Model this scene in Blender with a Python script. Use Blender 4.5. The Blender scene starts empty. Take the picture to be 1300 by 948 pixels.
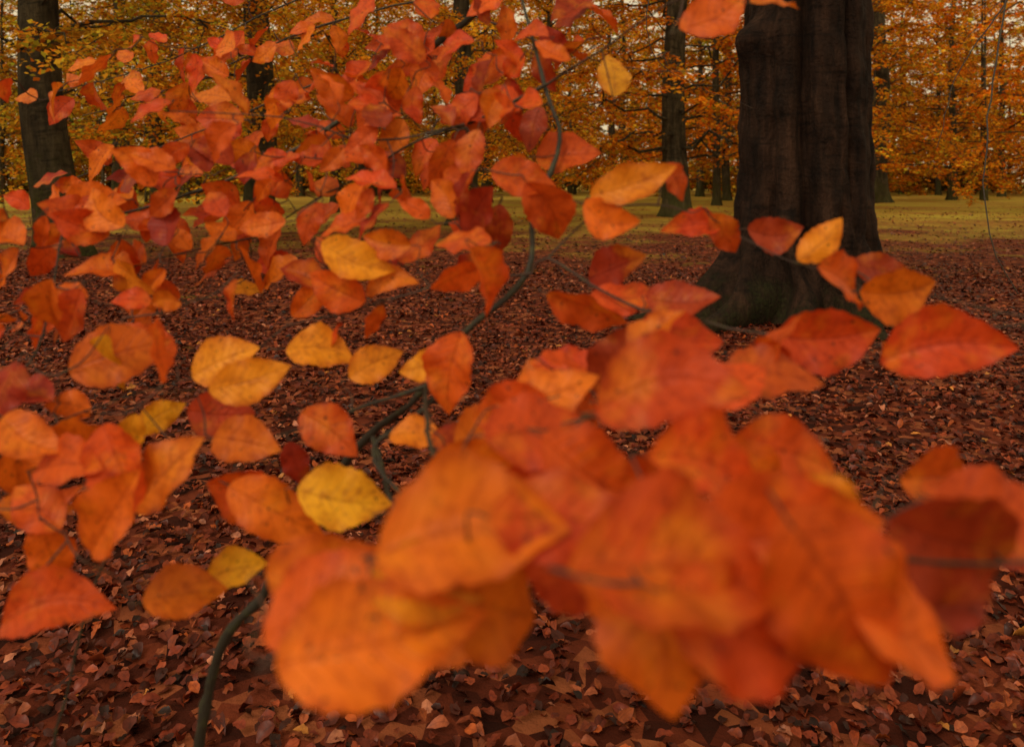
import bpy, math, numpy as np
from mathutils import Vector
rng=np.random.default_rng(7)
scene=bpy.context.scene
col=scene.collection

# ------------------------------------------------------------ helpers
def ground_h(x,y):
    x=np.asarray(x,float);y=np.asarray(y,float)
    h=0.03*np.sin(x*0.9+1)*np.sin(y*0.7)+0.02*np.sin(x*2.1+y*1.3)
    d2=(x-3.16)**2+(y-8.6)**2
    h=h+0.10*np.exp(-d2/3.0)
    return h

class Acc:
    def __init__(s): s.v=[];s.f4=[];s.n=0;s.uv=[];s.c=[]
    def add(s,verts,quads,uv=None,cl=None):
        verts=np.asarray(verts,float).reshape(-1,3)
        s.v.append(verts); s.f4.append(np.asarray(quads,int).reshape(-1,4)+s.n); s.n+=len(verts)
        s.uv.append(np.zeros((len(verts),2)) if uv is None else uv)
        s.c.append(np.ones((len(verts),4)) if cl is None else cl)
    def mesh(s,name,mat,smooth=True):
        V=np.concatenate(s.v);F=np.concatenate(s.f4);UV=np.concatenate(s.uv);C=np.concatenate(s.c)
        me=bpy.data.meshes.new(name)
        me.vertices.add(len(V));me.vertices.foreach_set('co',V.astype(np.float32).ravel())
        me.loops.add(F.size);me.loops.foreach_set('vertex_index',F.astype(np.int32).ravel())
        me.polygons.add(len(F))
        me.polygons.foreach_set('loop_start',np.arange(0,F.size,4,dtype=np.int32))
        me.polygons.foreach_set('loop_total',np.full(len(F),4,dtype=np.int32))
        me.update(calc_edges=True)
        me.polygons.foreach_set('use_smooth',np.full(len(F),smooth))
        l=me.uv_layers.new(name='UVMap');l.data.foreach_set('uv',UV[F.ravel()].astype(np.float32).ravel())
        a=me.color_attributes.new('Col','FLOAT_COLOR','POINT');a.data.foreach_set('color',C.astype(np.float32).ravel())
        me.materials.append(mat);me.validate();me.update()
        return me

def obj(name,me,parent=None):
    o=bpy.data.objects.new(name,me);col.objects.link(o)
    if parent: o.parent=parent
    return o
def empty(name,loc=(0,0,0)):
    o=bpy.data.objects.new(name,None);o.location=loc;o.empty_display_size=.3;col.objects.link(o);return o

def norm(a): return a/np.maximum(np.linalg.norm(a,axis=-1,keepdims=True),1e-9)

def tube(acc,pts,rad,sides=6,cl=None):
    P=np.asarray(pts,float);R=np.asarray(rad,float);n=len(P)
    T=norm(np.gradient(P,axis=0))
    ref=np.array([0.13,0.97,0.2]) if abs(T[0][1])<.8 else np.array([1,0.1,.1])
    A=norm(np.cross(T,ref));B=np.cross(T,A)
    th=np.linspace(0,2*np.pi,sides,endpoint=False)
    V=P[:,None]+R[:,None,None]*(A[:,None]*np.cos(th)[None,:,None]+B[:,None]*np.sin(th)[None,:,None])
    i=np.arange(n-1)[:,None]*sides;j=np.arange(sides)[None];k=(j+1)%sides
    F=np.stack([i+j,i+k,i+sides+k,i+sides+j],-1).reshape(-1,4)
    c=None
    if cl is not None: c=np.tile(np.array([*cl,1.]),(n*sides,1))
    acc.add(V.reshape(-1,3),F,None,c)

def smooth_poly(pts,step):
    P=np.asarray(pts,float);out=[]
    Q=np.vstack([2*P[0]-P[1],P,2*P[-1]-P[-2]])
    for i in range(1,len(Q)-2):
        n=max(2,int(np.linalg.norm(Q[i+1]-Q[i])/step))
        for t in np.linspace(0,1,n,endpoint=False):
            p0,p1,p2,p3=Q[i-1:i+3]
            out.append(.5*((2*p1)+(-p0+p2)*t+(2*p0-5*p1+4*p2-p3)*t*t+(-p0+3*p1-3*p2+p3)*t**3))
    out.append(P[-1]);return np.array(out)

def leaf_batch(acc,base,d,n,L,C,nu=10,nv=4,width=.33,droop=.15,cup=.25,wave=.03,teeth=0,tip=.25,pw=.8):
    """N leaves: base pos, tip direction d, blade normal n, length L, colour C"""
    N=len(base);d=norm(d);s=norm(np.cross(d,n));n=norm(np.cross(s,d))
    u=np.linspace(0,1,nu+1);v=np.linspace(-1,1,nv+1)
    U,Vv=np.meshgrid(u,v,indexing='ij')
    w=np.sin(np.pi*U**.85)**pw*(1-tip*U**5)*(1+teeth*np.sin(U*2*np.pi*8)*np.abs(Vv))
    w[0]=.02;w[-1]=.01
    W=width*(1+rng.normal(0,.10,N))
    dr=droop*(rng.normal(1,1.,N));cp=cup*rng.normal(1,.7,N);ph=rng.uniform(0,6.28,N);tw=rng.normal(0,.25,N);sw=rng.normal(0,.07,N)
    X=U[None]*np.ones((N,1,1))
    Y=W[:,None,None]*w[None]*Vv[None]
    Z=-dr[:,None,None]*U[None]**2+cp[:,None,None]*np.abs(Y)*.9+wave*np.sin(U[None]*15+ph[:,None,None])*np.abs(Vv[None])**2*np.sin(np.pi*U)[None]
    Z=Z+tw[:,None,None]*U[None]*Y
    Y=Y+sw[:,None,None]*np.sin(np.pi*U[None])
    Lq=L[:,None,None]
    P=base[:,None,None]+(X*Lq)[...,None]*d[:,None,None]+(Y*Lq)[...,None]*s[:,None,None]+(Z*Lq)[...,None]*n[:,None,None]
    M=(nu+1)*(nv+1)
    i=np.arange(nu)[:,None]*(nv+1);j=np.arange(nv)[None]
    q=np.stack([i+j,i+j+1,i+nv+2+j,i+nv+1+j],-1).reshape(-1,4)
    F=(np.arange(N)[:,None,None]*M+q[None]).reshape(-1,4)
    uv=np.tile(np.stack([U,Vv*.5+.5],-1).reshape(-1,2),(N,1))
    cc=np.repeat(np.concatenate([C,np.ones((N,1))],1),M,axis=0)
    acc.add(P.reshape(-1,3),F,uv,cc)

def diamonds(acc,p,d,n,L,C,w=.42):
    N=len(p);d=norm(d);s=norm(np.cross(d,n));L=L[:,None]
    V=np.stack([p,p+d*L*.45+s*L*w,p+d*L,p+d*L*.45-s*L*w],1)
    acc.add(V.reshape(-1,3),np.arange(N*4).reshape(-1,4),None,np.repeat(np.concatenate([C,np.ones((N,1))],1),4,axis=0))

# ------------------------------------------------------------ materials
class NT:
    def __init__(s,name):
        s.m=bpy.data.materials.new(name);s.m.use_nodes=True;s.t=s.m.node_tree;s.t.nodes.clear()
    def n(s,ty,**k):
        x=s.t.nodes.new(ty)
        for a,b in k.items():
            if hasattr(x,a): setattr(x,a,b)
        return x
    def l(s,a,b): s.t.links.new(a,b)
    def put(s,sock,v):
        if isinstance(v,bpy.types.NodeSocket): s.l(v,sock)
        else: sock.default_value=v
    def math(s,op,a,b=0.,c=None):
        x=s.n('ShaderNodeMath',operation=op);s.put(x.inputs[0],a);s.put(x.inputs[1],b)
        if c is not None: s.put(x.inputs[2],c)
        return x.outputs[0]
    def mix(s,f,a,b,bt='MIX'):
        x=s.n('ShaderNodeMix',data_type='RGBA',blend_type=bt)
        s.put(x.inputs[0],f);s.put(x.inputs[6],a);s.put(x.inputs[7],b);return x.outputs[2]
    def ramp(s,f,stops):
        x=s.n('ShaderNodeValToRGB');s.l(f,x.inputs[0]);e=x.color_ramp.elements
        while len(e)<len(stops): e.new(.5)
        for q,(p,c) in zip(e,stops): q.position=p;q.color=(*c,1) if len(c)==3 else c
        return x.outputs[0]
    def noise(s,vec,sc,det=3,rough=.5):
        x=s.n('ShaderNodeTexNoise');s.l(vec,x.inputs['Vector']);x.inputs['Scale'].default_value=sc
        x.inputs['Detail'].default_value=det;x.inputs['Roughness'].default_value=rough;return x.outputs['Fac']
    def mr(s,f,a,b,c=0.,d=1.):
        x=s.n('ShaderNodeMapRange');s.l(f,x.inputs[0])
        for i,v in enumerate((a,b,c,d)): x.inputs[i+1].default_value=v
        return x.outputs[0]
    def bump(s,h,st,dist):
        x=s.n('ShaderNodeBump');x.inputs['Strength'].default_value=st;x.inputs['Distance'].default_value=dist
        s.l(h,x.inputs['Height']);return x.outputs[0]
    def out(s,sh):
        o=s.n('ShaderNodeOutputMaterial');s.l(sh,o.inputs[0]);return s.m

def leaf_shader(nt,color,trans,rough,nrm=None,spec=.3):
    p=nt.n('ShaderNodeBsdfPrincipled');nt.put(p.inputs['Base Color'],color);p.inputs['Roughness'].default_value=rough
    p.inputs['Specular IOR Level'].default_value=spec
    t=nt.n('ShaderNodeBsdfTranslucent');nt.put(t.inputs[0],color)
    if nrm: nt.l(nrm,p.inputs['Normal'])
    m=nt.n('ShaderNodeMixShader');m.inputs[0].default_value=trans
    nt.l(p.outputs[0],m.inputs[1]);nt.l(t.outputs[0],m.inputs[2]);return m.outputs[0]

def mat_hero():
    t=NT('beech_leaf_autumn');A=t.n('ShaderNodeAttribute',attribute_name='Col').outputs['Color']
    tc=t.n('ShaderNodeTexCoord');sp=t.n('ShaderNodeSeparateXYZ');t.l(tc.outputs['UV'],sp.inputs[0])
    u=sp.outputs[0];v=t.math('ABSOLUTE',t.math('MULTIPLY_ADD',sp.outputs[1],2.,-1.))
    ob=tc.outputs['Object']
    n1=t.noise(ob,20,3,.6);n2=t.noise(ob,90,4,.65);n3=t.noise(ob,170,2,.5)
    c=t.mix(t.mr(n1,.50,.68,0,.75),A,t.mix(.6,A,(.92,.33,.016,1)))
    c=t.mix(t.mr(n2,.46,.75,0,.8),c,t.mix(1,c,(.50,.30,.35,1),'MULTIPLY'))
    edge=t.math('POWER',v,3.)
    c=t.mix(t.math('MULTIPLY',edge,t.mr(n1,.35,.6,.1,.8)),c,t.mix(1,c,(.65,.34,.35,1),'MULTIPLY'))
    # parallel side veins, slightly irregular, fading toward the margin
    uu=t.math('ADD',u,t.math('MULTIPLY',n1,.10))
    fr=t.math('FRACT',t.math('MULTIPLY',t.math('SUBTRACT',uu,t.math('MULTIPLY',v,.22)),9.))
    dl=t.math('ABSOLUTE',t.math('SUBTRACT',fr,.5))
    lat=t.math('MULTIPLY',t.mr(dl,.0,.11,1,0),t.mr(v,.2,1.,1,.35));mid=t.mr(v,0.,.07,1,0)
    vein=t.math('MAXIMUM',t.math('MULTIPLY',lat,.7),mid)
    c=t.mix(t.math('MULTIPLY',vein,t.mr(n2,.35,.65,.35,.65)),c,t.mix(1,c,(.50,.36,.4,1),'MULTIPLY'))
    c=t.mix(t.mr(n3,.68,.72,0,.85),c,(.06,.018,.01,1))
    h=t.math('ADD',t.math('MULTIPLY',vein,-.8),t.math('MULTIPLY',n2,.7))
    return t.out(leaf_shader(t,c,.36,.48,t.bump(h,.6,.0015),.25))
def mat_litter():
    t=NT('fallen_leaf');A=t.n('ShaderNodeAttribute',attribute_name='Col').outputs['Color']
    tc=t.n('ShaderNodeTexCoord');n=t.noise(tc.outputs['Object'],60,4,.6)
    sp=t.n('ShaderNodeSeparateXYZ');t.l(tc.outputs['UV'],sp.inputs[0])
    v=t.math('ABSOLUTE',t.math('MULTIPLY_ADD',sp.outputs[1],2.,-1.))
    c=t.mix(t.mr(n,.38,.66,0,.8),A,t.mix(1,A,(.45,.36,.38,1),'MULTIPLY'))
    c=t.mix(t.mr(v,0,.16,.5,0),c,t.mix(1,c,(.4,.35,.35,1),'MULTIPLY'))
    p=t.n('ShaderNodeBsdfPrincipled');t.l(c,p.inputs['Base Color']);p.inputs['Roughness'].default_value=.42
    p.inputs['Specular IOR Level'].default_value=.20
    return t.out(p.outputs[0])
def mat_crown():
    t=NT('crown_foliage');A=t.n('ShaderNodeAttribute',attribute_name='Col').outputs['Color']
    oi=t.n('ShaderNodeObjectInfo')
    c=t.mix(1,A,oi.outputs['Color'],'MULTIPLY')
    d=t.n('ShaderNodeBsdfDiffuse');t.l(c,d.inputs[0]);r=t.n('ShaderNodeBsdfTranslucent');t.l(c,r.inputs[0])
    m=t.n('ShaderNodeMixShader');m.inputs[0].default_value=.5;t.l(d.outputs[0],m.inputs[1]);t.l(r.outputs[0],m.inputs[2])
    return t.out(m.outputs[0])
def mat_bark(name,base,dark,moss,mossh,sc=1.,mossamt=.85):
    t=NT(name);tc=t.n('ShaderNodeTexCoord');mp=t.n('ShaderNodeMapping');t.l(tc.outputs['Object'],mp.inputs[0])
    mp.inputs['Scale'].default_value=(1,1,.16)
    n=t.noise(mp.outputs[0],9*sc,6,.65);n2=t.noise(tc.outputs['Object'],2.2*sc,4,.6);n3=t.noise(tc.outputs['Object'],26*sc,4,.6)
    mp2=t.n('ShaderNodeMapping');t.l(tc.outputs['Object'],mp2.inputs[0]);mp2.inputs['Scale'].default_value=(1,1,5)
    n4=t.noise(mp2.outputs[0],3.5*sc,4,.6)
    c=t.ramp(n,[(.30,dark),(.52,base),(.75,tuple(min(1,x*2.1) for x in base))])
    c=t.mix(t.mr(n2,.42,.62,0,.8),c,t.mix(1,c,(.40,.36,.36,1),'MULTIPLY'))
    c=t.mix(t.mr(n4,.55,.64,0,.6),c,tuple(x*.5 for x in dark)+(1,))
    g=t.n('ShaderNodeSeparateXYZ');t.l(tc.outputs['Object'],g.inputs[0])
    mz=t.mr(g.outputs[2],0,mossh,1,0.0)
    mf=t.math('MULTIPLY',t.mr(t.math('ADD',t.math('MULTIPLY',mz,.5),t.math('MULTIPLY',n2,.8)),.62,.80,0,mossamt),t.mr(n3,.35,.6,.1,1))
    c=t.mix(mf,c,moss+(1,))
    p=t.n('ShaderNodeBsdfPrincipled');t.l(c,p.inputs['Base Color']);p.inputs['Roughness'].default_value=.85
    p.inputs['Specular IOR Level'].default_value=.15
    h=t.math('ADD',t.math('MULTIPLY',n,1.),t.math('MULTIPLY',n3,.3))
    t.l(t.bump(h,1.,.09/sc),p.inputs['Normal']);return t.out(p.outputs[0])
def mat_twig():
    t=NT('twig_bark');A=t.n('ShaderNodeAttribute',attribute_name='Col').outputs['Color']
    tc=t.n('ShaderNodeTexCoord');n=t.noise(tc.outputs['Object'],60,3)
    c=t.mix(t.mr(n,.5,.7,0,.6),A,(.05,.055,.014,1))
    p=t.n('ShaderNodeBsdfPrincipled');t.l(c,p.inputs['Base Color']);p.inputs['Roughness'].default_value=.7
    t.l(t.bump(n,.5,.002),p.inputs['Normal']);return t.out(p.outputs[0])
def mat_ground():
    t=NT('leaf_covered_ground');tc=t.n('ShaderNodeTexCoord');ob=tc.outputs['Object']
    vo=t.n('ShaderNodeTexVoronoi');t.l(ob,vo.inputs['Vector']);vo.inputs['Scale'].default_value=13
    sc=t.n('ShaderNodeSeparateColor');t.l(vo.outputs['Color'],sc.inputs[0])
    lc=t.ramp(sc.outputs[0],[(0,(.018,.004,.002)),(.35,(.075,.014,.006)),(.7,(.17,.034,.013)),(1,(.30,.09,.035))])
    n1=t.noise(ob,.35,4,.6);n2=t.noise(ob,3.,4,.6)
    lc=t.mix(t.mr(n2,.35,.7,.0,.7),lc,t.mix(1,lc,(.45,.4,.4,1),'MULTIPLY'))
    gn=t.noise(ob,24,3,.6)
    gr=t.ramp(gn,[(.3,(.22,.185,.02)),(.5,(.38,.32,.036)),(.75,(.56,.46,.06))])
    s=t.n('ShaderNodeSeparateXYZ');t.l(ob,s.inputs[0])
    d=t.mr(s.outputs[1],8,46,0,1)
    k=t.math('ADD',t.math('MULTIPLY',d,.62),t.math('MULTIPLY',n1,.85))
    k=t.math('ADD',k,t.math('MULTIPLY',n2,.40))
    f=t.mr(k,.76,1.10,0,1)
    n5=t.noise(ob,.16,4,.65)
    sp=t.mr(t.math('ADD',t.math('MULTIPLY',t.noise(ob,5,4,.65),.55),t.math('MULTIPLY',n5,.55)),.48,.66,0.08,.88)
    gr=t.mix(sp,gr,t.mix(.6,lc,(.40,.13,.03,1)))
    c=t.mix(f,lc,gr)
    p=t.n('ShaderNodeBsdfPrincipled');t.l(c,p.inputs['Base Color']);p.inputs['Roughness'].default_value=.9
    p.inputs['Specular IOR Level'].default_value=.1
    t.l(t.bump(t.math('ADD',sc.outputs[1],gn),.6,.03),p.inputs['Normal']);return t.out(p.outputs[0])
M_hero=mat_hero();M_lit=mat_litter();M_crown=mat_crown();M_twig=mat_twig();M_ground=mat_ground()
M_big=mat_bark('old_beech_bark',(.030,.014,.008),(.006,.003,.002),(.026,.028,.007),.9,1.,.65)
M_bark=mat_bark('beech_bark',(.065,.050,.026),(.018,.014,.008),(.06,.06,.012),3.5,.8)

# ------------------------------------------------------------ ground
g=np.concatenate([np.linspace(0,14,57),14*1.12**np.arange(1,34)])
xs=np.concatenate([-g[:0:-1],g]);ys=np.concatenate([-g[40:0:-1],g])
X,Y=np.meshgrid(xs,ys,indexing='ij');Z=ground_h(X,Y)
Z=Z*np.exp(-(np.hypot(X,Y)/60)**2)
a=Acc();ny=len(ys);i=np.arange(len(xs)-1)[:,None]*ny;j=np.arange(ny-1)[None]
a.add(np.stack([X,Y,Z],-1),np.stack([i+j,i+ny+j,i+ny+j+1,i+j+1],-1))
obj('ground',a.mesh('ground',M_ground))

# leaf litter
LC=np.array([(.11,.017,.007),(.17,.027,.010),(.25,.046,.015),(.055,.011,.006),(.34,.085,.032),(.44,.16,.085),(.36,.075,.016),(.52,.20,.04),(.025,.007,.004)])
LW=np.array([.22,.22,.16,.15,.08,.03,.06,.008,.07]);LW/=LW.sum()
a=Acc()
def litter(y0,y1,dens,size,nu,nv,thin=None):
    w1=.78*y1+2.2
    N=int((y1-y0)*2*w1*dens)
    x=rng.uniform(-w1,w1,N);y=rng.uniform(y0,y1,N)
    k=np.abs(x)<.78*y+2.0
    d=np.hypot(x-3.16,y-8.6);k&=d>.62
    cl=.5+.5*np.sin(x*1.7+np.sin(y*1.1)*2)*np.sin(y*1.9+np.sin(x*.8)*2)
    k&=rng.random(N)<(.65+.35*cl)
    if thin: k&=rng.random(N)<thin(y)
    x=x[k];y=y[k];N=len(x)
    z=ground_h(x,y)*np.exp(-(np.hypot(x,y)/60)**2)+rng.uniform(.004,.030,N)
    az=rng.uniform(0,6.28,N);ti=rng.normal(0,.24,N)
    d=np.stack([np.cos(az)*np.cos(ti),np.sin(az)*np.cos(ti),np.sin(ti)],-1)
    n=np.stack([rng.normal(0,.38,N),rng.normal(0,.38,N),np.ones(N)],-1)
    C=LC[rng.choice(len(LC),N,p=LW)]*rng.uniform(.6,1.3,(N,1))
    leaf_batch(a,np.stack([x,y,z],-1),d,n,size*rng.uniform(.6,1.25,N),C,nu,nv,.31,.25,.5,.08,0,.15,.7)
litter(1.2,4.5,1000,.046,6,2)
litter(4.5,8,560,.051,4,2)
litter(8,14,260,.064,3,2)
litter(14,24,55,.09,2,1,lambda y:1-(y-14)/14)
litter(24,50,5.5,.13,2,1,lambda y:1-(y-24)/32)
obj('leaf_litter',a.mesh('leaf_litter',M_lit))

# ------------------------------------------------------------ big beech
root=empty('old_beech_tree',(3.16,8.6,0))
a=Acc()
nz,na=120,160
zz=np.concatenate([np.linspace(-.15,1.2,58),np.linspace(1.24,5.5,62)]);th=np.linspace(0,2*np.pi,na,endpoint=False)
ZZ,TH=np.meshgrid(zz,th,indexing='ij')
def lobe(t,c,w): 
    d=(t-c+np.pi)%(2*np.pi)-np.pi
    return np.exp(-(d/w)**2)
R=.68-.010*ZZ
R=R+.03*np.cos(3*TH+.6+.2*ZZ)+.02*np.cos(7*TH+.5*ZZ)+.014*np.cos(13*TH+1.3*ZZ)+.010*np.cos(23*TH+.8*ZZ+np.sin(ZZ*3))
R=R-.20*lobe(TH,4.42+.03*np.sin(ZZ*2),.11)*np.clip((ZZ+.2)/1.2,0,1)-.12*lobe(TH,5.2+.04*np.sin(ZZ*1.5),.08)-.06*lobe(TH,3.95,.06)
R=R+.05*lobe(TH,4.05,.2)+.05*lobe(TH,4.8,.2)
fl=np.exp(-np.maximum(ZZ,0)/.40)
roots=0
for c,wd,am in [(3.20,.30,1.15),(3.75,.17,1.0),(4.3,.14,.85),(4.85,.13,.75),(5.35,.16,.80),(5.95,.20,.60),(.5,.3,.4),(1.4,.3,.4),(2.3,.25,.5)]:
    roots=roots+am*lobe(TH,c+.12*np.sin(ZZ*5),wd)
R=R+fl*(.07+roots*1.0)+.07*np.exp(-np.maximum(ZZ,0)/1.0)*roots
R=R+.16*lobe(TH,3.5,.35)*np.exp(-((ZZ-2.95)/.20)**2)-.15*lobe(TH,3.4,.6)/(1+np.exp(-(ZZ-3.12)/.05))
R=R+.05*lobe(TH,3.9,.2)*np.exp(-((ZZ-2.2)/.12)**2)
R=R+.012*np.sin(ZZ*9+TH*3)+.006*np.sin(ZZ*23+TH*11)
Xr=R*np.cos(TH);Yr=R*np.sin(TH)
k=np.arange(nz-1)[:,None]*na;j=np.arange(na)[None];j2=(j+1)%na
a.add(np.stack([Xr,Yr,ZZ+.05],-1),np.stack([k+j,k+j2,k+na+j2,k+na+j],-1))
tr=smooth_poly([(0,0,5.4),(.05,0,9),(.2,.1,14),(.1,.2,20)],.5);tube(a,tr,np.linspace(.62,.08,len(tr)),20)
obj('trunk',a.mesh('old_trunk',M_big),root)

# ------------------------------------------------------------ generic beech
FC=np.array([(.92,.42,.035),(.98,.58,.05),(.84,.29,.022),(.62,.17,.014),(.56,.50,.05),(.38,.15,.025)])
FW=np.array([.29,.23,.20,.11,.10,.07])
def crown(seed,H,z0,nl,Lm,leaf,per,trunk_r,lift=.25,lr=1.,raw=False):
    global rng
    save=rng;rng=np.random.default_rng(seed)
    W=Acc();F=Acc()
    B=[];
    for q in range(nl):
        t=q/nl;z=z0+(H-z0)*t**1.15;az=q*2.4+rng.normal(0,.4)
        L=Lm*(1-.65*t**1.6)*rng.uniform(.7,1.15);up=lift+.5*t+rng.normal(0,.16)
        o=np.array([math.cos(az),math.sin(az),0]);sdv=np.array([-o[1],o[0],0])
        P=[];n=8 if raw else 12;wob=rng.normal(0,.35,2);w2=rng.normal(0,.10,(n,3))*L*.12
        for m_,s in enumerate(np.linspace(0,1,n)):
            P.append(np.array([0,0,z])+o*L*s+np.array([0,0,1])*(L*(up*s-(.42+up*.45)*s**2.2))+sdv*L*.25*(wob[0]*s+wob[1]*math.sin(3*s))+w2[m_]*min(1,m_/2)*3)
        P=np.array(P);r0=max(.015,.16*trunk_r*(1-.5*t)*1.15*rng.uniform(.5,1.2))*lr
        tube(W,P,r0*(1-np.linspace(0,.94,n)),4 if raw else 5)
        m=max(4,int(L/.42))
        for k in range(m):
            s=.22+.78*(k+rng.random())/m
            f=s*(n-1);i0=min(int(f),n-2);p=P[i0]+(P[i0+1]-P[i0])*(f-i0)
            dd=norm(P[i0+1]-P[i0]);sg=1 if k%2 else -1
            ang=sg*rng.uniform(.5,1.2);ca,sa=math.cos(ang),math.sin(ang)
            e=np.array([dd[0]*ca-dd[1]*sa,dd[0]*sa+dd[1]*ca,dd[2]*.4+rng.normal(-.12,.15)])
            l2=rng.uniform(.7,1.9)*(1.15-.5*s)
            if not raw:
                Q=np.array([p+e*l2*x+np.array([0,0,-.18*l2*x*x]) for x in (0,.33,.66,1)])
                tube(W,Q,[r0*.25,r0*.18,.012,.007],3)
            if rng.random()<.14: continue
            c=int(per*l2)
            x=rng.random(c)**.7;c0=p+e*l2*x[:,None];c0[:,2]-=.18*l2*x*x
            c0=c0+np.stack([rng.normal(0,.19,c),rng.normal(0,.19,c),rng.normal(-.03,.07,c)],-1)
            B.append((c0,np.full(c,rng.uniform(.5,1.15))))
    c0=np.concatenate([b[0] for b in B]);br=np.concatenate([b[1] for b in B]);N=len(c0)
    az=rng.uniform(0,6.28,N)
    d=np.stack([np.cos(az),np.sin(az),rng.normal(-.25,.35,N)],-1)
    n=np.stack([rng.normal(0,.55,N),rng.normal(0,.55,N),np.ones(N)],-1)
    C=np.minimum(FC[rng.choice(len(FC),N,p=FW)]*(br*rng.uniform(.75,1.2,N))[:,None],.98)
    Ls=leaf*rng.uniform(.7,1.3,N)
    if raw:
        rng=save;return W,(c0,d,n,Ls,C)
    if leaf>.13: diamonds(F,c0,d,n,Ls,C)
    else: leaf_batch(F,c0,d,n,Ls,C,2,1,.42,.1,.2,0)
    rng=save
    return W,F
def trunk_acc(H,r,seed,nz=40,na=20):
    rr=np.random.default_rng(seed);a=Acc()
    zz=np.concatenate([np.linspace(-.2,1.5,nz//3),np.linspace(1.8,H,nz-nz//3)]);th=np.linspace(0,2*np.pi,na,endpoint=False)
    ZZ,TH=np.meshgrid(zz,th,indexing='ij')
    R=r*(1-.85*(np.maximum(ZZ,0)/H)**1.2)*(1+.05*np.cos(2*TH+rr.random()*6+.3*ZZ)+.04*np.cos(5*TH+.2*ZZ))
    R=R+r*np.exp(-np.maximum(ZZ,0)/.4)*(.35+.25*np.cos(5*TH+rr.random()*6))
    bx=.35*r*np.sin(ZZ*.5+rr.random()*6)*np.minimum(ZZ/3,1);by=.35*r*np.sin(ZZ*.4+rr.random()*6)*np.minimum(ZZ/3,1)
    k=np.arange(nz-1)[:,None]*na;j=np.arange(na)[None];j2=(j+1)%na
    a.add(np.stack([R*np.cos(TH)+bx,R*np.sin(TH)+by,ZZ],-1),np.stack([k+j,k+j2,k+na+j2,k+na+j],-1))
    return a
W,F=crown(11,19,5.4,30,7.2,.11,24,.6,lift=.5)
obj('limbs',W.mesh('old_limbs',M_big),root);o=obj('foliage',F.mesh('old_foliage',M_crown),root);o.color=(1,.7,.5,1)

var=[]
for k,(H,z0,nl,Lm,lf,per,r) in enumerate([(24,2.6,56,7.5,.20,26,.5),(22,2.2,54,7.,.20,27,.45),(26,3.4,58,7.8,.21,25,.5)]):
    W,F=crown(100+k,H,z0,nl,Lm,lf,per,r,lr=.9)
    var.append((trunk_acc(H,r,k).mesh('beech_trunk_%d'%k,M_bark),W.mesh('beech_limbs_%d'%k,M_bark),F.mesh('beech_foliage_%d'%k,M_crown)))
W,F=crown(200,19,3.2,46,6.5,.11,70,.42,lr=.6)
nearv=(trunk_acc(19,.42,9).mesh('beech_trunk_n',M_bark),W.mesh('beech_limbs_n',M_bark),F.mesh('beech_foliage_n',M_crown))
TINT={'o':(.98,.70,.5,1),'y':(1,1.0,.9,1),'g':(.72,.90,.8,1),'m':(.98,.86,.65,1),'b':(.78,.54,.5,1)}
def place(name,v,x,y,rot,s,tint,lean=(0,0),tw=1.,parent=None):
    e=empty(name,(x,y,0));e.rotation_euler=(lean[1],lean[0],0)
    if parent:e.parent=parent
    for nm,me in zip(('trunk','limbs','foliage'),v):
        o=obj(nm,me,e);o.rotation_euler=(0,0,rot);o.scale=(s*tw,s*tw,s) if nm=='trunk' else (s,s,s)
        b=rng.uniform(.85,1.1);c=TINT[tint];o.color=(c[0]*b,c[1]*b,c[2]*b,1)
    return e
trees=[(nearv,-9.1,16,.5,1,'y',(-.10,0),1.),(var[0],7.3,35,1,1,'o',(0,0),1.2),(nearv,-1.75,28,2.2,1,'m',(.02,0),1),
(nearv,-7.4,23,3.6,1,'m',(0,0),1.05),(var[1],-18,40,2,1,'g',(0,0),.8),(var[2],28,60,.3,1.05,'m',(0,0),1.4),
(var[0],38,68,4,.95,'o',(0,0),.8),(var[2],18,66,1.6,1,'b',(0,0),.7),(var[1],8,64,4.6,1,'y',(0,0),.7),(var[0],-2,60,5.6,1,'y',(0,0),.8),
(var[2],-26,52,4.4,1,'g',(0,0),1),(var[1],-11,58,.7,1,'m',(0,0),.9),(var[1],19,44,2.7,1,'m',(0,0),.5),
(var[2],-32,32,1.2,1,'y',(0,0),1),(var[0],27,38,2.1,1,'o',(0,0),.7),(var[1],39,50,2.1,1,'y',(0,0),.7),(var[2],2.2,47,3.3,1,'m',(0,0),.5),(var[0],13.5,52,0.3,1.1,'o',(0,0),.5),(var[2],-9,40,5.1,.95,'y',(0,0),.5)]
for v,x,y,r,s,t,ln,tw in trees: place('beech_tree',v,x,y,r,s,t,ln,tw)

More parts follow.
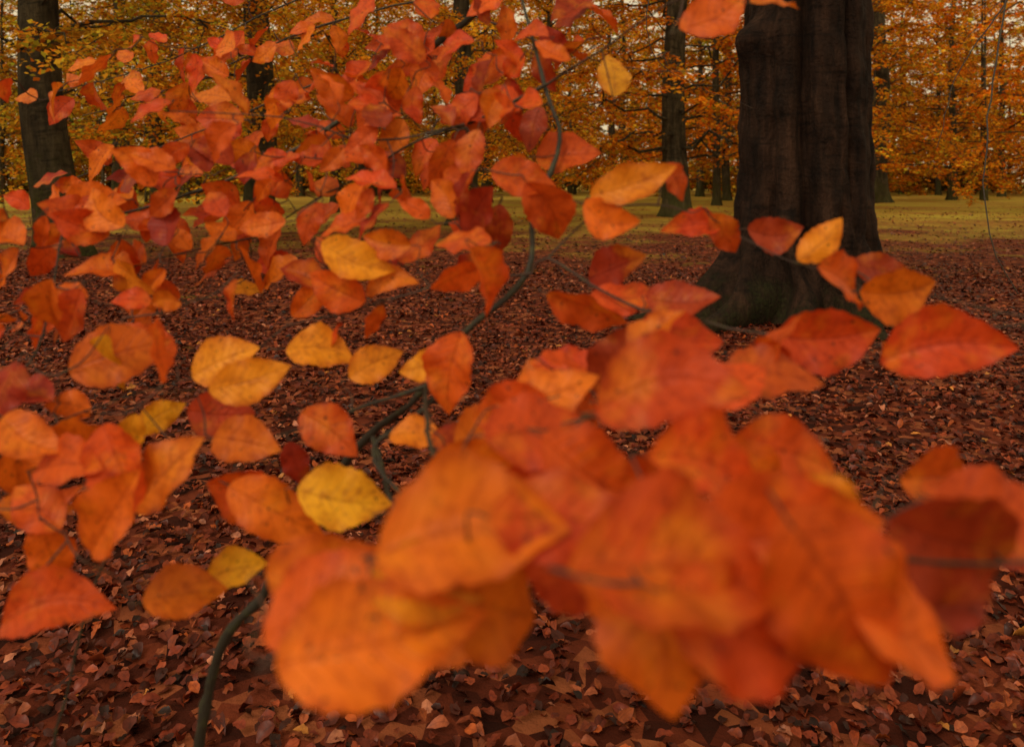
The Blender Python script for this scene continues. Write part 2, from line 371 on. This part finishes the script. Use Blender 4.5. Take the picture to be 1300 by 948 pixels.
# distant wood: one merged mass
dt=empty('distant_trees');DW=Acc();DF=Acc()
prot=[crown(300+k,[30,33,28][k],[2.5,3.5,2.][k],[50,54,48][k],[8,8.5,7.5][k],.42,9,.5,lr=1.1,raw=True) for k in range(3)]
pts=[]
for _ in range(6000):
    y=rng.uniform(82,150);x=rng.uniform(-1,1)*(.8*y+12)
    if all((x-p[0])**2+(y-p[1])**2>62 for p in pts): pts.append((x,y))
    if len(pts)>=122: break
for x,y in pts:
    t=TINT[rng.choice(['o','m','y','g','b'],p=[.24,.24,.26,.14,.12] if x>0 else [.10,.22,.30,.26,.12])]
    k=rng.integers(3);Wk,(c0,d,n,Ls,C)=prot[k];ro=rng.uniform(0,6.28);s=rng.uniform(.85,1.15)
    ca,sa=math.cos(ro),math.sin(ro);M=np.array([[ca,sa,0],[-sa,ca,0],[0,0,1]])
    diamonds(DF,c0@M*s+[x,y,0],d@M,n@M,Ls,np.minimum(C*np.array(t[:3])*rng.uniform(.7,1.1),.97))
    VV=np.concatenate(Wk.v)@M*s+[x,y,0];DW.add(VV,np.concatenate(Wk.f4))
    T=trunk_acc(28*s,rng.uniform(.25,.6),rng.integers(1e6),14,8);DW.add(T.v[0]+[x,y,0],T.f4[0])
for _ in range(75):   # slender poles between the big trees
    y=rng.uniform(55,140);x=rng.uniform(-.8,.8)*y
    T=trunk_acc(rng.uniform(12,22),rng.uniform(.10,.24),rng.integers(1e6),14,6);DW.add(T.v[0]+[x,y,0],T.f4[0])
obj('trunks',DW.mesh('distant_trunks',M_bark),dt);obj('foliage',DF.mesh('distant_foliage',M_crown),dt)
# far undergrowth
a=Acc();N=40000
cx=rng.uniform(-130,130,220);cy=rng.uniform(110,165,220);cr=rng.uniform(1.5,4,220);ch=rng.uniform(1.5,4.5,220)
k=rng.integers(0,220,N);ph=rng.uniform(0,6.28,N);rr=np.sqrt(rng.random(N))
P=np.stack([cx[k]+cr[k]*rr*np.cos(ph),cy[k]+cr[k]*rr*np.sin(ph),ch[k]*np.sqrt(1-rr**2*.9)*rng.random(N)**.4],-1)
UC=np.array([(.05,.06,.012),(.08,.08,.015),(.14,.06,.012),(.025,.03,.010)])
diamonds(a,P,rng.normal(0,1,(N,3)),rng.normal(0,1,(N,3))+np.array([0,0,.6]),rng.uniform(.35,.7,N),UC[rng.integers(0,4,N)])
o=obj('undergrowth',a.mesh('undergrowth',M_crown))

# ------------------------------------------------------------ foreground young beech
yb=empty('young_beech_branches')
stems=[ # (points mm, r0 mm, r1 mm)
 ([(-600,1150,-20),(-500,1130,400),(-418,1100,809),(-340,1085,930),(-275,1080,1048),(-185,1050,1160),(-120,1010,1225),(-60,990,1305),(25,1000,1385),(35,1040,1460),(70,1080,1560),(50,1120,1640),(0,1300,1860)],12,2.2),
 ([(0,1300,1860),(-70,1400,1797),(-224,1400,1671),(-370,1370,1558),(-585,1300,1464),(-850,1300,1412)],7,1.5),
 ([(50,1120,1640),(-60,1180,1590),(-160,1200,1550),(-416,1300,1412)],2.6,1),
 ([(-224,1400,1671),(-345,1500,1698),(-600,1500,1593),(-885,1500,1488)],2.4,1),
 ([(0,1300,1860),(-300,1550,1900),(-544,1700,1860),(-765,1700,1758),(-1003,1700,1690)],3,1),
 ([(25,1000,1385),(-60,1000,1375),(-150,1000,1352),(-300,1050,1310)],2,1),
 ([(-416,1300,1412),(-550,1150,1381),(-700,1080,1318),(-800,1050,1260)],1.6,1),
 ([(-660,980,-20),(-590,960,600),(-520,950,950),(-475,950,1065),(-420,920,1133),(-395,900,1210)],4,1.2),
 ([(-300,1050,1310),(-360,1000,1270),(-500,920,1235),(-620,900,1180)],1.4,.9),
 ([(-950,1100,-20),(-850,1050,800),(-690,1000,1180),(-610,1000,1280),(-600,1050,1430)],5,1.2),
 ([(25,1000,1385),(45,990,1405),(130,930,1358),(189,900,1344),(348,800,1334),(512,800,1356),(640,830,1350)],2.2,1.2),
 ([(640,830,1350),(560,870,1352),(475,880,1372),(342,900,1401),(275,950,1435)],1.4,.8),
 ([(-110,1000,1242),(-75,720,1255),(-30,520,1285),(60,430,1303),(150,410,1310),(270,430,1295),(400,470,1290)],3,1.0),
 ([(-75,720,1255),(0,640,1290),(90,600,1325),(180,620,1330)],1.8,.9),
 ([(-110,1000,1242),(-200,980,1215),(-280,900,1205),(-300,850,1180)],3,1.),
 ([(-185,1050,1160),(-150,950,1130),(-110,800,1110),(-90,600,1180)],4,1.2),
 ([(-60,990,1305),(-100,950,1230),(-160,900,1190),(-110,850,1150),(-60,800,1130)],4,1.2),
 ([(50,1120,1640),(120,1080,1680),(200,950,1720),(300,900,1735)],2,1),
 ([(45,990,1405),(80,1000,1440),(110,950,1470),(200,1000,1470)],1.6,.9),
 ([(0,1300,1860),(-150,1500,1850),(-420,1600,1800),(-700,1650,1690),(-900,1650,1640)],3,1.),
 ([(-70,1400,1797),(60,1350,1740),(200,1350,1700),(330,1350,1690)],2,.8),
 ([(-60,1180,1590),(-200,1150,1560),(-330,1120,1590),(-480,1100,1600)],2,.8),
]
tw=Acc();nodes=[]
for P,r0,r1 in stems:
    S=smooth_poly(np.array(P)/1000.,.02);S=S+np.cumsum(rng.normal(0,.0012,S.shape),0)*(np.linspace(0,1,len(S))*np.linspace(1,0,len(S))*4)[:,None]
    tube(tw,S,(r1+(r0-r1)*(1-np.linspace(0,1,len(S)))**1.3)/1000*(1+.1*rng.normal(0,1,len(S))),8,(.020,.016,.008) if r0>2.2 else (.040,.018,.010))
    nodes+=[p for p in S if p[2]>.9]
HC={'R':(.74,.096,.012),'O':(.86,.175,.012),'Y':(.96,.36,.018),'D':(.42,.044,.012)}
hero=[(141,1100,1656,68,90,'Y'),(230,900,1698,75,30,'O'),(302,900,1706,60,5,'O'),(73,1100,1546,78,10,'R'),(138,900,1504,90,22,'Y'),(113,900,1468,58,-15,'O'),
(207,1000,1500,52,-50,'R'),(230,1000,1447,62,175,'R'),(270,1000,1435,58,-50,'R'),(353,900,1436,62,45,'Y'),(335,1000,1443,60,3,'D'),(361,850,1387,85,-32,'O'),
(447,950,1397,60,-10,'D'),(421,850,1383,75,2,'O'),(416,750,1337,105,12,'R'),(392,800,1322,45,140,'O'),(322,800,1346,90,5,'R'),(248,750,1325,68,-60,'R'),
(135,1000,1392,75,25,'D'),(143,950,1364,85,0,'R'),(194,900,1371,75,5,'D'),(86,900,1356,85,-20,'R'),(40,1000,1462,80,-60,'R'),(15,1000,1507,75,-12,'R'),
(-42,1050,1460,75,60,'D'),(-32,900,1385,85,-70,'R'),(-132,1100,1420,68,50,'R'),(-195,1000,1407,86,-20,'Y'),(-160,1000,1367,58,20,'O'),(-281,1100,1343,66,50,'O'),
(-439,1300,1327,48,5,'Y'),(-534,1100,1365,66,-40,'Y'),(-636,1200,1460,84,12,'O'),(-384,1300,1366,65,0,'R'),(-347,950,1285,72,25,'Y'),(-299,900,1277,80,15,'Y'),
(-242,1000,1282,76,-10,'Y'),(-175,1000,1272,62,30,'Y'),(-70,900,1283,82,-105,'O'),(-104,950,1279,62,200,'Y'),(-454,900,1304,90,20,'O'),(-466,900,1286,80,-105,'Y'),
(-470,1000,1302,80,150,'R'),(-370,1000,1210,80,0,'R'),(-445,1000,1202,60,30,'Y'),(-170,800,1186,82,-5,'Y'),(-244,800,1170,92,-20,'O'),(-289,850,1162,75,160,'O'),
(-332,800,1086,68,5,'O'),(-297,850,1083,55,10,'Y'),(-442,750,1089,88,15,'R'),(-514,850,1157,62,0,'O'),(-452,800,1210,75,10,'O'),(-459,850,1221,80,12,'O'),
(-400,800,1210,85,-60,'R'),(-352,800,1206,85,50,'O'),(-382,750,1186,90,60,'O'),(-211,900,1214,72,-30,'R'),(-275,1000,1142,52,-70,'D'),(-289,850,1221,72,0,'O'),
(108,800,1322,78,60,'D'),(158,750,1344,85,10,'R'),(110,550,1347,95,15,'R'),(182,650,1339,65,30,'R'),(28,700,1319,80,25,'O'),(24,600,1315,80,5,'R'),(-7,700,1298,75,200,'R'),
(60,550,1303,75,-25,'R'),(125,500,1316,80,-20,'R'),(-33,650,1261,68,0,'O'),(-108,900,1209,58,0,'Y'),
(-21,420,1308,92,10,'O'),(-72,400,1273,88,20,'O'),(65,380,1288,76,-80,'O'),(76,360,1317,92,-12,'R'),(140,400,1321,88,12,'R'),(155,360,1306,90,-55,'O'),
(248,450,1265,60,0,'D'),(244,420,1303,80,-20,'D'),(-46,420,1285,55,0,'Y'),(-104,450,1262,75,30,'O'),(25,420,1312,70,-20,'R'),(108,360,1296,85,-30,'R'),
(168,420,1318,50,-30,'Y'),(-4,440,1263,70,-30,'O'),(190,390,1290,80,-35,'O'),(45,470,1280,80,-15,'R'),(300,480,1300,75,-10,'R'),
(210,600,1290,80,-15,'R'),(330,600,1270,70,-10,'R'),(390,620,1225,70,-25,'D'),(-30,520,1215,75,25,'O'),(60,520,1240,70,-40,'R'),(255,520,1240,70,-30,'R'),
(120,620,1275,70,20,'R'),(230,700,1330,75,20,'R'),(60,850,1310,70,170,'R'),(-20,800,1250,70,20,'O'),
(-120,520,1255,75,15,'O'),(-60,600,1225,70,-20,'O'),(20,600,1255,75,-10,'R'),(170,560,1285,75,-25,'O'),(-545,900,1130,60,40,'R'),(-500,820,1240,70,-20,'O')]
base=[];D=[];Nn=[];L=[];C=[]
def addleaf(c,l,ang,colr,nj=.40,tilt=None,nrm=None):
    a=math.radians(ang);d=np.array([math.cos(a),rng.normal(0,.3) if tilt is None else tilt,math.sin(a)]);d/=np.linalg.norm(d)
    n=np.array([rng.normal(0,nj),-1,.5+rng.normal(0,nj)]) if nrm is None else nrm
    base.append(np.array(c)-d*l*.5);D.append(d);Nn.append(n);L.append(l)
    C.append(np.minimum(np.array(HC[colr])*rng.uniform(.78,1.1)*np.array([1,rng.uniform(.75,1.25),1]),.97))
for x,y,z,l,an,c in hero: addleaf((x/1000,y/1000,z/1000),l/1000*1.16,an,c)
sprays=[([(55,1100,1623),(-160,1200,1550),(-416,1300,1412)],1.2,'RRROD'),
([(-70,1400,1797),(-224,1400,1671),(-370,1370,1558),(-585,1300,1464),(-850,1300,1412)],1.2,'RRROO'),
([(-345,1500,1698),(-600,1500,1593),(-885,1500,1488)],1.2,'RROOD'),
([(-544,1700,1860),(-765,1700,1758),(-1003,1700,1690)],1.1,'RROO'),
([(-10,1000,1402),(-150,1000,1352),(-300,1050,1310)],.8,'OYRD'),
([(-385,1300,1425),(-550,1100,1381),(-700,1080,1318)],1.1,'ROODR'),
([(-400,1200,1330),(-600,1200,1310),(-780,1200,1250)],1,'ROOD'),
([(-378,900,1277),(-495,900,1223),(-600,900,1169)],.7,'OOYR'),
([(120,1300,1724),(-10,1300,1724),(-200,1350,1790)],1.1,'RRDO'),
([(80,1200,1740),(-36,1200,1600),(-110,1150,1514)],1.2,'RRRD'),
([(30,1080,1600),(-80,1080,1540),(-200,1100,1480),(-330,1150,1440)],1.2,'RRRO'),
([(-250,1250,1600),(-420,1250,1540),(-600,1250,1500)],1.2,'RROD'),
([(30,800,1330),(160,760,1340),(260,740,1345)],.5,'RRO'),
([(-700,1500,1760),(-850,1500,1700),(-1000,1500,1650)],.8,'ROO'),
([(-60,900,1240),(60,880,1250),(160,860,1260)],.35,'RDO'),
([(-450,820,1180),(-540,820,1120)],.6,'ROY'),
([(60,1150,1700),(-60,1180,1680),(-190,1200,1610),(-300,1200,1540)],1.2,'RRDR'),
([(20,1050,1510),(-80,1060,1480),(-190,1080,1430),(-260,1100,1380)],1.1,'RRDO'),
([(-120,1350,1760),(-260,1350,1740),(-400,1400,1660),(-540,1400,1600)],1.,'RRRO'),
([(-330,1200,1500),(-470,1150,1460),(-600,1120,1440),(-740,1100,1400)],1.1,'RROO'),
([(-500,1050,1370),(-600,1000,1340),(-680,980,1290)],1.,'RDRO'),
([(-300,1600,1860),(-450,1600,1800),(-620,1600,1740),(-780,1600,1650)],.9,'RROO'),
([(0,1250,1830),(-130,1300,1850),(-260,1350,1860)],.9,'RRO'),
([(150,1200,1760),(60,1180,1790)],.9,'RDR'),
([(-300,1000,1380),(-400,980,1340),(-480,960,1290)],.7,'RDO'),
([(-520,900,1270),(-600,880,1230)],.7,'DR'),
([(-480,1150,1500),(-620,1120,1480),(-760,1100,1470)],1.,'ROR'),
([(0,1150,1450),(-60,1150,1420),(-130,1150,1390)],1.,'RRD'),
([(-560,1150,1420),(-680,1120,1390),(-780,1100,1340)],1.,'RDO'),
([(-200,1150,1560),(-330,1120,1590),(-480,1100,1600)],1.,'RROD'),
([(-180,1300,1500),(-300,1300,1470),(-430,1300,1460),(-560,1300,1420)],1.,'RROD'),
([(-150,1200,1400),(-260,1200,1370),(-380,1200,1400)],.8,'ROD'),
([(-60,1300,1620),(-180,1300,1640),(-320,1300,1620)],1.,'RRO'),
([(-420,1600,1800),(-700,1650,1690),(-900,1650,1640)],.7,'ROO'),
]
for P,den,cs in sprays:
    S=smooth_poly(np.array(P)/1000.,.034/den);sg=1
    pn=np.array([rng.normal(0,.2),-.8,.6])
    for i in range(len(S)-1):
        dd=S[i+1]-S[i];a0=math.degrees(math.atan2(dd[2],dd[0]));sg=-sg
        an=a0+sg*rng.uniform(20,65)+rng.normal(0,12);l=rng.uniform(.048,.085)
        a=math.radians(an);p=S[i]+rng.normal(0,.022,3)+np.array([math.cos(a),0,math.sin(a)])*l*.5
        addleaf(p,l,an,cs[rng.integers(len(cs))],.45,rng.normal(0,.4),pn+rng.normal(0,.38,3))
base=np.array(base);D=np.array(D);Nn=np.array(Nn);L=np.array(L);C=np.array(C)
lf=Acc();leaf_batch(lf,base,D,Nn,L,C,28,8,.315,.18,.32,.05,.035,.38,.75)
NA=np.array(nodes);todo=set(range(len(base)))
dist=np.array([np.min(np.linalg.norm(NA-b,axis=1)) for b in base]);near=np.array([np.argmin(np.linalg.norm(NA-b,axis=1)) for b in base]);NL=list(nodes)
while todo:
    i=min(todo,key=lambda k:dist[k]);todo.remove(i)
    p=NL[near[i]];b=base[i];gp=np.linalg.norm(b-p)
    if gp>.002:
        mid=(p+b)/2+np.array([rng.normal(0,.08),rng.normal(0,.08),-.06])*gp
        mid2=b-D[i]*min(.012,gp*.3)
        S=smooth_poly([p,mid,mid2,b],max(.006,gp/12));tube(tw,S,np.linspace(.0010+.004*gp,.0006,len(S)),5,(.06,.022,.012))
        new=list(S[2::3])
        k0=len(NL);NL+=new
        tl=np.array(list(todo))
        if len(tl):
            dq=np.linalg.norm(base[tl][:,None]-np.array(new)[None],axis=2);am=dq.argmin(1);dm=dq.min(1)
            up=dm<dist[tl];dist[tl[up]]=dm[up];near[tl[up]]=k0+am[up]
obj('twigs',tw.mesh('foreground_twigs',M_twig),yb)
obj('leaves',lf.mesh('foreground_leaves',M_hero),yb)

# hanging bare twigs of the old beech at right
a=Acc()
for P,r in [([(3.5,7.9,5.2),(3.2,5.5,5.0),(2.2,3.2,3.6),(1.5,2.3,2.3),(1.25,2.05,1.50),(1.32,2.,1.24)],.008),
            ([(3.2,5.5,5.0),(3.6,4.6,4.),(3.0,4.4,2.9),(2.5,4.3,2.2),(2.35,4.3,1.75)],.009),
            ([(3.3,8.0,5.3),(1.9,6.5,4.6),(1.2,5.8,3.4),(1.0,5.6,2.4),(1.7,5.6,2.0)],.008),
            ([(3.9,8.2,5.3),(5.2,7.2,4.6),(5.0,7.,3.6),(4.4,7.,3.2),(3.9,6.9,2.7)],.012),
            ([(5.2,7.2,4.6),(4.6,7.1,3.9),(4.9,7.,3.0),(4.6,7.,2.4)],.009),
            ([(3.0,4.4,2.9),(2.7,4.4,2.7),(2.4,4.4,2.75),(2.1,4.3,2.45)],.006)]:
    S=smooth_poly(P,.06);S=S+np.cumsum(rng.normal(0,.004,S.shape),0)*(np.arange(len(S))>3)[:,None];tube(a,S-np.array([3.16,8.6,0]),np.linspace(r*1.6,.0015,len(S)),5,(.03,.018,.012))
obj('hanging_twigs',a.mesh('hanging_twigs',M_twig),root)

# ------------------------------------------------------------ light
w=bpy.data.worlds.new('World');scene.world=w;w.use_nodes=True;t=w.node_tree;t.nodes.clear()
sk=t.nodes.new('ShaderNodeTexSky');sk.sky_type='NISHITA';sk.sun_disc=False;sk.sun_elevation=math.radians(48);sk.sun_rotation=math.radians(215)
sk.dust_density=6;sk.air_density=.8
mx=t.nodes.new('ShaderNodeMix');mx.data_type='RGBA';mx.inputs[0].default_value=.8;mx.inputs[7].default_value=(7.4,5.9,3.3,1)
bg=t.nodes.new('ShaderNodeBackground');bg.inputs[1].default_value=.13;ou=t.nodes.new('ShaderNodeOutputWorld')
t.links.new(sk.outputs[0],mx.inputs[6]);t.links.new(mx.outputs[2],bg.inputs[0]);t.links.new(bg.outputs[0],ou.inputs[0])
s=bpy.data.lights.new('sun','SUN');s.energy=1.2;s.angle=math.radians(20);s.color=(1,.88,.68)
so=bpy.data.objects.new('sun',s);col.objects.link(so)
az=math.radians(215);el=math.radians(48);v=Vector((math.sin(az)*math.cos(el),math.cos(az)*math.cos(el),math.sin(el)))
so.rotation_euler=v.to_track_quat('Z','Y').to_euler()

cam=bpy.data.cameras.new('camera');co=bpy.data.objects.new('camera',cam);col.objects.link(co)
co.location=(0,0,1.5);co.rotation_euler=(math.radians(90),0,0);cam.lens=27.7;cam.sensor_width=36;cam.shift_y=-.186
cam.clip_start=.02;cam.clip_end=2000
cam.dof.use_dof=True;cam.dof.focus_distance=3.0;cam.dof.aperture_fstop=27.7/7.
scene.camera=co
scene.view_settings.view_transform='Standard';scene.view_settings.look='None';scene.view_settings.exposure=0
